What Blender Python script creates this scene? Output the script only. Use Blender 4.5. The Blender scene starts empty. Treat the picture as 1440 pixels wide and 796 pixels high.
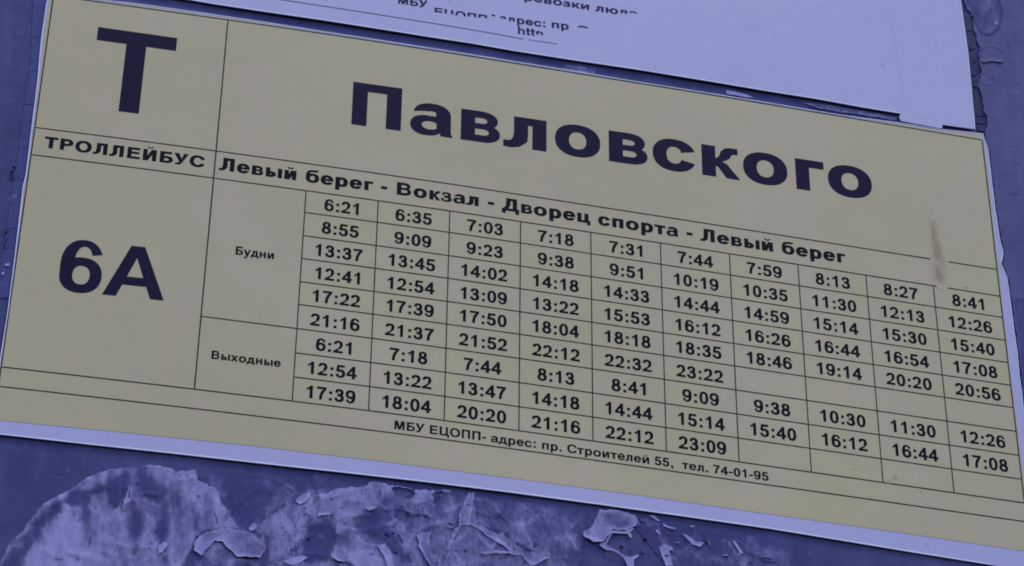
import bpy, math, random
import numpy as np
from mathutils import Matrix, Vector, noise
from mathutils.geometry import delaunay_2d_cdt

# ------------------------------------------------------------------ camera
# The wall is the plane y = 0 (front side towards -y). One unit of the timetable's
# own ruling (ten columns wide, nine rows high) measures S by S*ASP metres.
S = 0.30
HOM = np.array([[1.03601162e+03, -4.13974295e+01, 4.29879198e+02],
                [1.63387894e+02, 2.65436589e+02, 2.69291365e+02],
                [4.35468110e-02, -5.33609442e-02, 1.0]])
FOC = 4090.4
_K = np.array([[FOC, 0, 720.0], [0, FOC, 398.0], [0, 0, 1.0]])
_A = np.linalg.inv(_K) @ HOM
ASP = float(np.linalg.norm(_A[:, 1]) / np.linalg.norm(_A[:, 0]))
_l = S / np.linalg.norm(_A[:, 0])
_r1 = _A[:, 0] / np.linalg.norm(_A[:, 0])
_r2 = _A[:, 1] / np.linalg.norm(_A[:, 1])
_r3 = np.cross(_r1, _r2)
_t = _A[:, 2] * _l
_R = np.column_stack([_r1, _r3, -_r2])              # world X, Y, Z axes seen from the camera (y down, z forward)
_F = np.diag([1, -1, -1])
_Rb = _F @ _R
_M = np.eye(4)
_M[:3, :3] = _Rb.T
_M[:3, 3] = -_R.T @ _t
camd = bpy.data.cameras.new("camera")
cam = bpy.data.objects.new("camera", camd)
bpy.context.scene.collection.objects.link(cam)
cam.matrix_world = Matrix(_M.tolist())
camd.sensor_width = 36.0
camd.lens = FOC / 1440 * 36.0
camd.clip_start = 0.02
camd.clip_end = 100
SC = bpy.context.scene
SC.camera = cam
print("CAM", cam.location, [math.degrees(a) for a in cam.rotation_euler], "ASP", ASP)

# ------------------------------------------------------------------ light
SUN_EL, SUN_AZ = 66.0, 24.0        # elevation, and degrees to the right of the wall's normal
world = bpy.data.worlds.new("World")
SC.world = world
world.use_nodes = True
wn = world.node_tree.nodes
sky = wn.new("ShaderNodeTexSky")
sky.sky_type = 'NISHITA'
sky.sun_disc = False
sky.sun_elevation = math.radians(SUN_EL)
sky.sun_rotation = math.radians(180 - SUN_AZ)
sky.air_density = 1.0
sky.dust_density = 0.6
sky.ozone_density = 8.0
world.node_tree.links.new(sky.outputs[0], wn["Background"].inputs[0])
wn["Background"].inputs[1].default_value = 0.15
sund = bpy.data.lights.new("sun", 'SUN')
sund.energy = 0.5
sund.angle = math.radians(14)
sund.color = (1.0, 0.96, 0.90)
sun = bpy.data.objects.new("sun", sund)
SC.collection.objects.link(sun)
_d = Vector((math.sin(math.radians(SUN_AZ)) * math.cos(math.radians(SUN_EL)),
             -math.cos(math.radians(SUN_AZ)) * math.cos(math.radians(SUN_EL)), math.sin(math.radians(SUN_EL))))
sun.rotation_euler = _d.to_track_quat('Z', 'Y').to_euler()
sun.location = (0, -2, 2)
SC.view_settings.view_transform = 'Standard'
SC.view_settings.look = 'None'
SC.view_settings.exposure = 0.5
SC.view_settings.gamma = 1.0
SC.cycles.filter_width = 1.8

# ------------------------------------------------------------------ coordinates
HI = np.linalg.inv(HOM)
WC = (0.04703111, -0.02440349, 0.00091824)          # the printed rules sag a little along the sheet

def warp(u):
    t = u - 0.3
    return WC[0] * t ** 2 + WC[1] * t ** 3 + WC[2] * t ** 4

def px(x, y):
    """a traced point -> metres on the wall (x, z)"""
    q = HI @ np.array([x, y, 1.0])
    return (q[0] / q[2] * S, -q[1] / q[2] * S * ASP)

def uv(x, y):
    """a traced point -> ruling coordinates of the sheet"""
    q = HI @ np.array([x, y, 1.0])
    u = q[0] / q[2]
    return (u, q[1] / q[2] - warp(u))

def on(u, v):
    """ruling coordinates -> metres on the wall"""
    return (u * S, -(v + warp(u)) * S * ASP)

MM = 0.001

def sheet_h(x, z):
    """how far the timetable stands off the wall, with its slow waves"""
    n = noise.noise(Vector((x * 7.0, z * 9.0, 3.1)))
    n2 = noise.noise(Vector((x * 16.0, z * 20.0, 7.7)))
    return 1.08 * MM + 0.50 * MM * n + 0.13 * MM * n2

def notice_h(x, z):
    return 1.45 * MM + 0.30 * MM * noise.noise(Vector((x * 8.0, z * 8.0, 11.0)))

# ------------------------------------------------------------------ materials
def newmat(name):
    m = bpy.data.materials.new(name)
    m.use_nodes = True
    return m, m.node_tree.nodes, m.node_tree.links, m.node_tree.nodes["Principled BSDF"]

def nd(ns, t, **kw):
    n = ns.new(t)
    for k, v in kw.items():
        if k in n.inputs.keys():
            n.inputs[k].default_value = v
        else:
            setattr(n, k, v)
    return n

def noise_fac(ns, ls, scale, detail=4, lo=0.35, hi=0.65, stretch=(1, 1, 1), rough=0.55, off=(0, 0, 0)):
    g = ns.new("ShaderNodeNewGeometry")
    mp = ns.new("ShaderNodeMapping")
    mp.inputs["Scale"].default_value = stretch
    mp.inputs["Location"].default_value = off
    ls.new(g.outputs["Position"], mp.inputs["Vector"])
    t = ns.new("ShaderNodeTexNoise")
    t.inputs["Scale"].default_value = scale
    t.inputs["Detail"].default_value = detail
    t.inputs["Roughness"].default_value = rough
    ls.new(mp.outputs[0], t.inputs["Vector"])
    r = ns.new("ShaderNodeMapRange")
    r.inputs["From Min"].default_value = lo
    r.inputs["From Max"].default_value = hi
    ls.new(t.outputs["Fac"], r.inputs["Value"])
    return r.outputs["Result"]

def mix(ns, ls, fac, a, b, mode='MIX'):
    m = ns.new("ShaderNodeMix")
    m.data_type = 'RGBA'
    m.blend_type = mode
    for s, v in ((m.inputs[0], fac), (m.inputs[6], a), (m.inputs[7], b)):
        if isinstance(v, (int, float)):
            s.default_value = v
        elif isinstance(v, tuple):
            s.default_value = (*v, 1.0)
        else:
            ls.new(v, s)
    return m.outputs[2]

def mul(ns, ls, a, b, op='MULTIPLY'):
    m = ns.new("ShaderNodeMath")
    m.operation = op
    m.use_clamp = True
    for s, v in ((m.inputs[0], a), (m.inputs[1], b)):
        if isinstance(v, (int, float)):
            s.default_value = v
        else:
            ls.new(v, s)
    return m.outputs[0]

def bump(ns, ls, bsdf, h, dist, strength=1.0):
    b = ns.new("ShaderNodeBump")
    b.inputs["Distance"].default_value = dist
    b.inputs["Strength"].default_value = strength
    ls.new(h, b.inputs["Height"])
    ls.new(b.outputs[0], bsdf.inputs["Normal"])

C_WALL = (0.076, 0.065, 0.198)
C_WALL2 = (0.124, 0.100, 0.255)
C_FILM = (0.34, 0.265, 0.48)
C_WHITE = (0.66, 0.54, 0.76)
C_YEL = (0.765, 0.550, 0.305)

def wall_colour(ns, ls, base, light, blotch=1.0):
    big = noise_fac(ns, ls, 14, 5, 0.35, 0.68)
    mid = noise_fac(ns, ls, 75, 5, 0.42, 0.66, (1, 1, 0.7), 0.6, (2, 5, 1))
    streak = noise_fac(ns, ls, 90, 4, 0.50, 0.74, (1, 1, 0.16))
    fine = noise_fac(ns, ls, 420, 3, 0.3, 0.75)
    speck = noise_fac(ns, ls, 240, 3, 0.66, 0.73, off=(3, 1, 2))
    pale = noise_fac(ns, ls, 150, 6, 0.62, 0.74, rough=0.65, off=(9, 0, 4))
    c = mix(ns, ls, mul(ns, ls, big, 0.85 * blotch), base, light)
    c = mix(ns, ls, mul(ns, ls, mid, 0.55 * blotch), c, tuple(k * 0.72 for k in base))
    c = mix(ns, ls, mul(ns, ls, streak, 0.40), c, tuple(k * 1.5 for k in light))
    c = mix(ns, ls, mul(ns, ls, fine, 0.25), c, tuple(k * 0.6 for k in base))
    c = mix(ns, ls, mul(ns, ls, speck, 0.6), c, tuple(k * 0.35 for k in base))
    c = mix(ns, ls, mul(ns, ls, pale, 0.50), c, C_FILM)
    return c

def wall_material(name, base, light, blotch=1.0, bd=0.0004):
    m, ns, ls, b = newmat(name)
    ls.new(wall_colour(ns, ls, base, light, blotch), b.inputs["Base Color"])
    b.inputs["Roughness"].default_value = 0.55
    b.inputs["Specular IOR Level"].default_value = 0.2
    bump(ns, ls, b, noise_fac(ns, ls, 160, 6, 0.2, 0.8), bd, 0.5)
    return m

M_WALL = wall_material("wall_paint_dark", C_WALL, C_WALL2)
M_COAT = wall_material("wall_paint_upper_coat", (0.118, 0.102, 0.250), (0.158, 0.130, 0.300), 1.0)
M_BASE = wall_material("wall_bare_render", (0.030, 0.024, 0.09), (0.060, 0.050, 0.15), 1.0)
M_TAPE = wall_material("painted_tape", (0.085, 0.077, 0.245), (0.105, 0.095, 0.27), 0.8)

def paper_material(name, base, dirt, amount, rough=0.42, tint=None):
    m, ns, ls, b = newmat(name)
    big = noise_fac(ns, ls, 11, 4, 0.4, 0.7)
    mid = noise_fac(ns, ls, 60, 5, 0.5, 0.8, (1, 1, 0.45))
    fine = noise_fac(ns, ls, 900, 2, 0.25, 0.8)
    speck = noise_fac(ns, ls, 260, 2, 0.735, 0.77, off=(5, 2, 8))
    c = mix(ns, ls, mul(ns, ls, big, amount), base, dirt)
    c = mix(ns, ls, mul(ns, ls, mid, amount * 0.8), c, dirt)
    c = mix(ns, ls, mul(ns, ls, fine, 0.16), c, tuple(k * 0.75 for k in base))
    c = mix(ns, ls, mul(ns, ls, speck, 0.5), c, tuple(k * 0.45 for k in base))
    ls.new(c, b.inputs["Base Color"])
    b.inputs["Roughness"].default_value = rough
    b.inputs["Specular IOR Level"].default_value = 0.3
    bump(ns, ls, b, noise_fac(ns, ls, 55, 3, 0.2, 0.8), 0.0004, 0.35)
    return m

M_YEL = paper_material("yellow_print", C_YEL, (0.70, 0.512, 0.290), 0.50)
M_WHITE = paper_material("white_sheet", C_WHITE, (0.58, 0.47, 0.68), 0.30)
M_NOTICE = paper_material("white_notice_sheet", (0.685, 0.575, 0.79), (0.61, 0.505, 0.72), 0.35)
def mottle(m, amt):
    ns, ls = m.node_tree.nodes, m.node_tree.links
    b = ns["Principled BSDF"]
    src = b.inputs["Base Color"].links[0].from_socket
    c = mix(ns, ls, mul(ns, ls, noise_fac(ns, ls, 26, 3, 0.45, 0.68, off=(1, 2, 3)), amt), src, (0.765, 0.53, 0.34))
    c = mix(ns, ls, mul(ns, ls, noise_fac(ns, ls, 22, 3, 0.48, 0.70, off=(8, 2, 6)), amt), c, (0.70, 0.54, 0.262))
    c = mix(ns, ls, mul(ns, ls, noise_fac(ns, ls, 6, 2, 0.40, 0.62, off=(3, 7, 1)), amt), c, (0.69, 0.495, 0.275))
    ls.new(c, b.inputs["Base Color"])
mottle(M_YEL, 0.75)
M_EDGE = paper_material("pale_rim_paper", (0.92, 0.86, 0.94), (0.80, 0.70, 0.86), 0.4)  # near-white tone for the rim strips added along the sheet edges
M_SMEAR = paper_material("glue_smear", (0.58, 0.43, 0.30), (0.43, 0.31, 0.22), 0.9)

def ink(name, col, fade=0.15):
    m, ns, ls, b = newmat(name)
    f = noise_fac(ns, ls, 500, 3, 0.45, 0.8)
    c = mix(ns, ls, mul(ns, ls, f, fade), col, tuple(k * 2.5 + 0.01 for k in col))
    ls.new(c, b.inputs["Base Color"])
    b.inputs["Roughness"].default_value = 0.5
    b.inputs["Specular IOR Level"].default_value = 0.08
    return m

M_INK_BIG = ink("large_print_ink", (0.013, 0.008, 0.034))
M_INK = ink("small_print_ink", (0.004, 0.002, 0.007), 0.05)
M_LINE = ink("ruling_ink", (0.055, 0.040, 0.030), 0.35)
M_FADED = ink("faded_print_ink", (0.030, 0.020, 0.07), 0.5)

def residue_material():
    m, ns, ls, b = newmat("torn_paper_residue")
    a = ns.new("ShaderNodeAttribute")
    a.attribute_name = "cover"
    mid = noise_fac(ns, ls, 130, 7, 0.0, 1.0, (1, 1, 0.55), 0.68)
    fin = noise_fac(ns, ls, 520, 5, 0.0, 1.0, (1, 1, 0.5), 0.7, (4, 4, 4))
    # cover + (noise - .5): thin places wear through to the paint
    e1 = ns.new("ShaderNodeMath"); e1.operation = 'MULTIPLY_ADD'
    ls.new(mid, e1.inputs[0]); e1.inputs[1].default_value = 1.5; e1.inputs[2].default_value = -0.75
    e2 = ns.new("ShaderNodeMath"); e2.operation = 'MULTIPLY_ADD'
    ls.new(fin, e2.inputs[0]); e2.inputs[1].default_value = 0.9; ls.new(e1.outputs[0], e2.inputs[2])
    e3 = ns.new("ShaderNodeMath"); e3.operation = 'ADD'
    ls.new(e2.outputs[0], e3.inputs[0]); e3.inputs[1].default_value = -0.45
    # weight the wear by how much paper there is, so that bare wall stays bare
    w = ns.new("ShaderNodeMapRange")
    ls.new(a.outputs["Fac"], w.inputs["Value"])
    w.inputs["From Max"].default_value = 0.35
    e4 = ns.new("ShaderNodeMath"); e4.operation = 'MULTIPLY_ADD'
    ls.new(e3.outputs[0], e4.inputs[0]); ls.new(w.outputs[0], e4.inputs[1]); ls.new(a.outputs["Fac"], e4.inputs[2])
    r = ns.new("ShaderNodeMapRange"); r.interpolation_type = 'SMOOTHSTEP'
    ls.new(e4.outputs[0], r.inputs["Value"])
    r.inputs["From Min"].default_value = 0.0
    r.inputs["From Max"].default_value = 1.15
    wallc = wall_colour(ns, ls, C_WALL, C_WALL2)
    pap = mix(ns, ls, noise_fac(ns, ls, 260, 5, 0.3, 0.7, (1, 1, 0.5)), (0.37, 0.30, 0.55), (0.54, 0.44, 0.72))
    pap = mix(ns, ls, mul(ns, ls, noise_fac(ns, ls, 40, 3, 0.45, 0.7, off=(6, 6, 6)), 0.35), pap, (0.36, 0.26, 0.44))
    c = mix(ns, ls, r.outputs[0], wallc, pap)
    ls.new(c, b.inputs["Base Color"])
    b.inputs["Roughness"].default_value = 0.75
    b.inputs["Specular IOR Level"].default_value = 0.15
    bump(ns, ls, b, r.outputs[0], 0.00035, 0.9)
    return m

M_RES = residue_material()
def smear_material():
    m, ns, ls, b = newmat("crumpled_glue")
    a = ns.new("ShaderNodeAttribute")
    a.attribute_name = "cover"
    r = ns.new("ShaderNodeValToRGB")
    r.color_ramp.elements[0].color = (0.50, 0.32, 0.185, 1)
    r.color_ramp.elements[1].color = (0.80, 0.68, 0.52, 1)
    e = r.color_ramp.elements.new(0.5)
    e.color = (0.725, 0.525, 0.290, 1)
    ls.new(a.outputs["Fac"], r.inputs[0])
    ls.new(r.outputs[0], b.inputs["Base Color"])
    b.inputs["Roughness"].default_value = 0.45
    b.inputs["Specular IOR Level"].default_value = 0.3
    return m
M_SMEAR2 = smear_material()

# ------------------------------------------------------------------ objects
COL = SC.collection

def thing(name, label, cat, loc, group=None):
    o = bpy.data.objects.new(name, None)
    COL.objects.link(o)
    o.empty_display_size = 0.02
    o.location = loc
    o["label"] = label
    o["category"] = cat
    if group:
        o["group"] = group
    return o

def mesh_obj(name, verts, faces, mat, parent=None, smooth=False, attr=None, origin=None):
    if parent is not None:
        org = np.array(parent.location)
        if parent.parent is not None:
            org = org + np.array(parent.parent.location)
    else:
        org = np.array(origin if origin is not None else (0, 0, 0), dtype=float)
    me = bpy.data.meshes.new(name)
    me.from_pydata([(v[0] - org[0], v[1] - org[1], v[2] - org[2]) for v in verts], [], faces)
    me.materials.append(mat)
    if smooth:
        for p in me.polygons:
            p.use_smooth = True
    if attr is not None:
        at = me.attributes.new("cover", 'FLOAT', 'POINT')
        at.data.foreach_set("value", [float(k) for k in attr])
    me.update()
    o = bpy.data.objects.new(name, me)
    COL.objects.link(o)
    if parent is not None:
        o.parent = parent
    else:
        o.location = tuple(org)
    return o

# ---- 2-D helpers
def inside_many(pts, poly):
    x, y = pts[:, 0], pts[:, 1]
    n = len(poly)
    r = np.zeros(len(pts), bool)
    j = n - 1
    for i in range(n):
        xi, yi = poly[i]
        xj, yj = poly[j]
        if yi != yj:
            c = ((yi > y) != (yj > y)) & (x < (xj - xi) * (y - yi) / (yj - yi) + xi)
            r ^= c
        j = i
    return r

def dist_many(pts, poly, closed=True):
    d = np.full(len(pts), 1e9)
    n = len(poly)
    for i in range(n if closed else n - 1):
        a = np.array(poly[i])
        b = np.array(poly[(i + 1) % n])
        ab = b - a
        L = max(ab @ ab, 1e-18)
        t = np.clip(((pts - a) @ ab) / L, 0, 1)
        q = a + t[:, None] * ab
        d = np.minimum(d, np.hypot(*(pts - q).T))
    return d

def refine(poly, step, rough=0.0, seed=0, closed=True):
    """subdivide an outline and roughen it like a torn edge"""
    out = []
    n = len(poly)
    for i in range(n if closed else n - 1):
        a = np.array(poly[i], float)
        b = np.array(poly[(i + 1) % n], float)
        L = np.hypot(*(b - a))
        k = max(1, int(L / step))
        nrm = np.array([-(b - a)[1], (b - a)[0]]) / max(L, 1e-9)
        for j in range(k):
            p = a + (b - a) * j / k
            if rough:
                w = noise.noise(Vector((p[0] * 420, p[1] * 420, seed))) + 0.6 * noise.noise(Vector((p[0] * 1300, p[1] * 1300, seed + 5)))
                p = p + nrm * w * rough
            out.append((p[0], p[1]))
    if not closed:
        out.append(tuple(poly[-1]))
    return out

def smooth_poly(poly, it=1):
    for _ in range(it):
        q = []
        n = len(poly)
        for i in range(n):
            a = np.array(poly[i], float)
            b = np.array(poly[(i + 1) % n], float)
            q.append(tuple(a * .75 + b * .25))
            q.append(tuple(a * .25 + b * .75))
        poly = q
    return poly

def fill(outer, holes=(), grid=0.003):
    """triangles filling outer minus holes, with inner grid points; returns pts, tris, boundary edges"""
    vs, es = [], []
    for poly in [outer] + list(holes):
        k = len(vs)
        vs += [tuple(p) for p in poly]
        es += [(k + i, k + (i + 1) % len(poly)) for i in range(len(poly))]
    P0 = np.array(outer)
    x0, y0 = P0.min(0)
    x1, y1 = P0.max(0)
    gx, gy = np.meshgrid(np.arange(x0 + grid / 2, x1, grid), np.arange(y0 + grid / 2, y1, grid))
    gy = gy + (np.arange(gx.shape[1]) % 2)[None, :] * grid * 0.5
    g = np.column_stack([gx.ravel(), gy.ravel()])
    ok = inside_many(g, outer)
    for h in holes:
        ok &= ~inside_many(g, h)
    g = g[ok]
    if len(g):
        d = dist_many(g, outer)
        for h in holes:
            d = np.minimum(d, dist_many(g, h))
        g = g[d > grid * 0.35]
    allv = [Vector(v) for v in vs] + [Vector((float(a), float(b))) for a, b in g]
    r = delaunay_2d_cdt(allv, es, [], 0, 1e-8)
    pv = np.array([(v.x, v.y) for v in r[0]])
    tris = [tuple(f) for f in r[2]]
    cen = np.array([pv[list(f)].mean(0) for f in tris])
    ok = inside_many(cen, outer)
    for h in holes:
        ok &= ~inside_many(cen, h)
    tris = [f for f, k in zip(tris, ok) if k]
    cnt = {}
    for f in tris:
        for i in range(len(f)):
            a, b = f[i], f[(i + 1) % len(f)]
            cnt[(a, b)] = 1
    bnd = [(a, b) for (a, b) in cnt if (b, a) not in cnt]
    return pv, tris, bnd

def slab(name, outer, mat, hfun, thick, parent=None, holes=(), grid=0.003, cover=None, smooth=True, origin=None):
    """a thin sheet with a front face hfun(x,z) off the wall and a cut edge `thick` deep"""
    pv, tris, bnd = fill(outer, holes, grid)
    hs = hfun(pv) if getattr(hfun, "vec", False) else np.array([hfun(a, b) for a, b in pv])
    verts = [(p[0], -h, p[1]) for p, h in zip(pv, hs)]
    n = len(verts)
    faces = [tuple(f) for f in tris]
    # orient front faces towards -y
    f0 = faces[0]
    a, b, c = (Vector(verts[i]) for i in f0[:3])
    if (b - a).cross(c - a).y > 0:
        faces = [tuple(reversed(f)) for f in faces]
        bnd = [(b_, a_) for a_, b_ in bnd]
    idx = {}
    att = list(cover(pv)) if cover is not None else None
    for (i, j) in bnd:
        for k in (i, j):
            if k not in idx:
                idx[k] = len(verts)
                verts.append((pv[k][0], -hs[k], pv[k][1]))
                verts.append((pv[k][0], -(max(hs[k] - thick, -0.0005)), pv[k][1]))
                if att is not None:
                    att += [att[k], att[k]]
        faces.append((idx[j], idx[i], idx[i] + 1, idx[j] + 1))
    o = mesh_obj(name, verts, faces, mat, parent, False, att, origin)
    if smooth:
        nf = len(tris)
        for q, p in enumerate(o.data.polygons):
            p.use_smooth = q < nf
    return o

# ------------------------------------------------------------------ lettering
def Rr(a, b, c, d): return ('+', [(a, b), (c, b), (c, d), (a, d)])
def Pp(*p): return ('+', list(p))
def Ee(cx, cy, rx, ry, n=2.25, k=30):
    q = []
    for i in range(k):
        t = 2 * math.pi * i / k
        c, s = math.cos(t), math.sin(t)
        q.append((cx + rx * math.copysign(abs(c) ** (2 / n), c), cy + ry * math.copysign(abs(s) ** (2 / n), s)))
    return ('+', q)
def Dd(x0, y0, x1, y1, k=12):
    """stem-side flat, right side round"""
    ry = (y1 - y0) / 2
    rx = min((x1 - x0) * 0.62, ry * 1.35)
    q = [(x0, y0)]
    for i in range(k + 1):
        t = -math.pi / 2 + math.pi * i / k
        c, s = math.cos(t), math.sin(t)
        q.append((x1 - rx + rx * abs(c) ** (2 / 2.2), (y0 + y1) / 2 + ry * math.copysign(abs(s) ** (2 / 2.2), s)))
    q.append((x0, y1))
    return ('+', q)
def N(op): return ('-', op[1])

def glyph(ch, s=143, b=118):
    H, X = 716, 519
    ls, lb = s * 0.96, b * 0.93
    if ch in 'ТT': return [Rr(21, H - b, 591, H), Rr(306 - s / 2, 0, 306 + s / 2, H - b + 5)], 611
    if ch == 'П': return [Rr(74, 0, 74 + s, H), Rr(74, H - b, 645, H), Rr(645 - s, 0, 645, H)], 719
    if ch == 'Р': return [Dd(73, 262, 625, H), N(Dd(73, 262 + b, 625 - s, H - b)), Rr(73, 0, 73 + s, H)], 667
    if ch == 'О': return [Ee(389, 358, 345, 370), N(Ee(389, 358, 345 - s, 370 - b))], 778
    if ch == 'Л': return [Rr(160, H - b, 620, H), Rr(620 - s, 0, 620, H),
                          Pp((160, H), (160 + s, H), (160 + s, 300), (150 + s, 150), (225, 30), (130, -10), (60, -8), (10, 0), (10, 118), (60, 112), (110, 125), (140, 190), (158, 330))], 694
    if ch == 'Е': return [Rr(73, 0, 73 + s, H), Rr(73, 0, 617, b), Rr(73, H - b, 606, H), Rr(73, 307, 581, 307 + b)], 667
    if ch in 'ИЙ':
        g = [Rr(74, 0, 74 + s, H), Rr(645 - s, 0, 645, H), Pp((74 + s * .2, 0), (74 + s * 1.15, 0), (645 - s * .2, H), (645 - s * 1.15, H))]
        if ch == 'Й': g = [Ee(360, 900, 135, 120), N(Ee(360, 905, 70, 65)), N(Rr(150, 895, 560, 1100))] + g
        return g, 719
    if ch == 'Б': return [Dd(73, 0, 640, 440), N(Dd(73, b, 640 - s, 440 - b)), Rr(73, 0, 73 + s, H), Rr(73, H - b, 570, H)], 660
    if ch == 'У': return [Pp((8, H), (8 + s * 1.15, H), (350, 330), (310, 190), (240, 200)),
                          Pp((622, H), (622 - s * 1.1, H), (330, 330), (235, 160), (200, 125), (150, 112), (70, 118), (70, 0), (150, -12), (260, 5), (330, 75), (380, 170))], 635
    if ch == 'С': return [Ee(385, 358, 340, 370), N(Ee(385, 358, 340 - s, 370 - b)), N(Pp((420, 358), (560, 470), (800, 540), (800, 160), (560, 245)))], 722
    if ch == 'В': return [Dd(73, 320, 620, H), Dd(73, 0, 655, 415), N(Dd(73 + s, 425, 480, H - b)), N(Dd(73 + s, b, 512, 312))], 722
    if ch == 'Д': return [Rr(8, -150, 8 + s * .85, b), Rr(715 - s * .85, -150, 715, b), Rr(8, 0, 715, b), Rr(180, H - b, 630, H), Rr(630 - s, 0, 630, H),
                          Pp((180, H), (180 + s, H), (175 + s, 350), (150 + s * .7, b), (80, b), (150, 260), (172, 400))], 730
    if ch == 'М': return [Rr(73, 0, 73 + s * .93, H), Rr(760 - s * .93, 0, 760, H), Pp((100, H), (73 + s * 1.5, H), (417 + s * .45, 0), (417 - s * .45, 0)),
                          Pp((733, H), (760 - s * 1.5, H), (417 - s * .45, 0), (417 + s * .45, 0))], 833
    if ch == 'А': return [Pp((0, 0), (361 - s * .56, H), (361 + s * .56, H), (722, 0)), N(Pp((s * 1.1, 0), (s * 1.1 + 60, 163), (722 - s * 1.1 - 60, 163), (722 - s * 1.1, 0))),
                          N(Pp((361 - 96, 163 + b), (361, 552), (361 + 96, 163 + b)))], 722
    if ch == 'Ц': return [Rr(74, 0, 74 + s, H), Rr(74, 0, 730, b), Rr(640 - s, 0, 640, H), Rr(730 - s * .85, -150, 730, b)], 740
    # lower case
    s, b = ls, lb
    if ch == 'а': return [Ee(285, 335, 220, 196), N(Ee(275, 335, 220 - s, 196 - b)), N(Rr(-20, 100, 365, 318)), N(Pp((-20, 300), (-20, 345), (190, 392), (330, 392), (330, 300))),
                          Ee(222, 155, 190, 167), Pp((222, 205), (200, 318), (330, 318), (420, 340), (420, 230)), N(Ee(262, 160, 95, 68)),
                          Rr(505 - s, 120, 505, 345), Pp((505 - s, 140), (505, 140), (508, 60), (532, 0), (392, 0), (375, 50))], 556
    if ch == 'в': return [Dd(66, 220, 500, X), Dd(66, 0, 528, 300), N(Dd(66 + s, 310, 375, X - b * .9)), N(Dd(66 + s, b * .9, 395, 218))], 560
    if ch == 'л': return [Rr(130, X - b, 515, X), Rr(515 - s, 0, 515, X),
                          Pp((130, X), (130 + s, X), (130 + s, 220), (120 + s, 110), (195, 15), (110, -10), (40, -8), (5, 0), (5, 105), (45, 103), (90, 110), (118, 160), (130, 260))], 580
    if ch == 'о': return [Ee(305, 259, 270, 271), N(Ee(305, 259, 270 - s, 271 - b))], 611
    if ch == 'с': return [Ee(290, 259, 260, 271), N(Ee(290, 259, 260 - s, 271 - b)), N(Pp((300, 259), (400, 325), (640, 385), (640, 130), (400, 190)))], 556
    if ch == 'к': return [Rr(66, 0, 66 + s, X), Pp((180, 205), (180, 315), (245, 320), (280, 365), (300, 440), (345, 500), (410, 521), (505, 519), (505, 418), (450, 416), (425, 395), (405, 340), (350, 292), (300, 262)),
                          Pp((180, 315), (300, 275), (372, 235), (525, 0), (360, 0), (262, 172), (180, 205))], 530
    if ch == 'г': return [Rr(66, 0, 66 + s, X), Rr(66, X - b, 415, X)], 425
    if ch == 'п': return [Rr(66, 0, 66 + s, X), Rr(66, X - b, 535, X), Rr(535 - s, 0, 535, X)], 601
    if ch == 'е': return [Ee(280, 259, 255, 271), N(Ee(280, 259, 255 - s, 271 - b)), N(Pp((300, 212), (600, 212), (600, 120), (395, 160))), Rr(100, 212, 533, 212 + b * .85)], 556
    if ch == 'ь': return [Dd(66, 0, 515, 325), N(Dd(66 + s, b * .95, 515 - s, 325 - b * .95)), Rr(66, 0, 66 + s, X)], 545
    if ch == 'ы': return [Dd(66, 0, 480, 325), N(Dd(66 + s, b * .95, 480 - s, 325 - b * .95)), Rr(66, 0, 66 + s, X), Rr(545, 0, 545 + s, X)], 745
    if ch in 'ий':
        g = [Rr(66, 0, 66 + s, X), Rr(545 - s, 0, 545, X), Pp((66 + s * .25, 0), (66 + s * 1.2, 0), (545 - s * .25, X), (545 - s * 1.2, X))]
        if ch == 'й': g = [Ee(305, 705, 125, 115), N(Ee(305, 710, 62, 60)), N(Rr(100, 700, 500, 900))] + g
        return g, 611
    if ch == 'б': return [Ee(305, 250, 270, 262), Pp((35, 250), (35, 430), (75, 590), (180, 680), (330, 705), (470, 712), (520, 735), (530, 630), (440, 603), (300, 590), (210, 560), (165, 470), (160, 380)), N(Ee(305, 250, 270 - s, 262 - b))], 611
    if ch == 'р': return [Ee(325, 259, 245, 271), N(Ee(318, 259, 245 - s, 271 - b)), Rr(66, -200, 66 + s, X)], 611
    if ch == 'з': return [Ee(235, 385, 190, 146), Ee(235, 150, 222, 162), N(Ee(215, 385, 80, 52)), N(Ee(215, 150, 98, 66)), N(Pp((-50, 150), (140, 190), (140, 350), (-50, 385))), Rr(160, 222, 290, 312)], 490
    if ch == 'д': return [Rr(5, -120, 5 + s * .8, b), Rr(585 - s * .8, -120, 585, b), Rr(5, 0, 585, b), Rr(140, X - b, 515, X), Rr(515 - s, 0, 515, X),
                          Pp((140, X), (140 + s, X), (135 + s, 250), (110 + s * .7, b), (60, b), (118, 180), (135, 300))], 600
    if ch == 'ц': return [Rr(66, 0, 66 + s, X), Rr(66, 0, 610, b), Rr(535 - s, 0, 535, X), Rr(610 - s * .8, -120, 610, b)], 625
    if ch == 'т': return [Rr(15, X - b, 475, X), Rr(245 - s / 2, 0, 245 + s / 2, X)], 490
    if ch == 'у': return [Pp((8, X), (8 + s * 1.08, X), (350, 120), (270, 0), (215, 0)),
                          Pp((545, X), (545 - s * 1.05, X), (280, 110), (215, -50), (170, -105), (70, -100), (58, -203), (150, -212), (255, -190), (320, -100), (360, 10))], 556
    if ch == 'н': return [Rr(66, 0, 66 + s, X), Rr(66, 210, 540, 210 + b), Rr(540 - s, 0, 540, X)], 606
    if ch == 'х': return [Pp((5, 0), (5 + s * 1.15, 0), (550, X), (550 - s * 1.15, X)), Pp((5, X), (5 + s * 1.15, X), (550, 0), (550 - s * 1.15, 0))], 556
    if ch == 'ю': return [Rr(66, 0, 66 + s, X), Rr(100, 210, 320, 210 + b), Ee(545, 259, 245, 271), N(Ee(545, 259, 245 - s * .95, 271 - b))], 820
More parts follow.
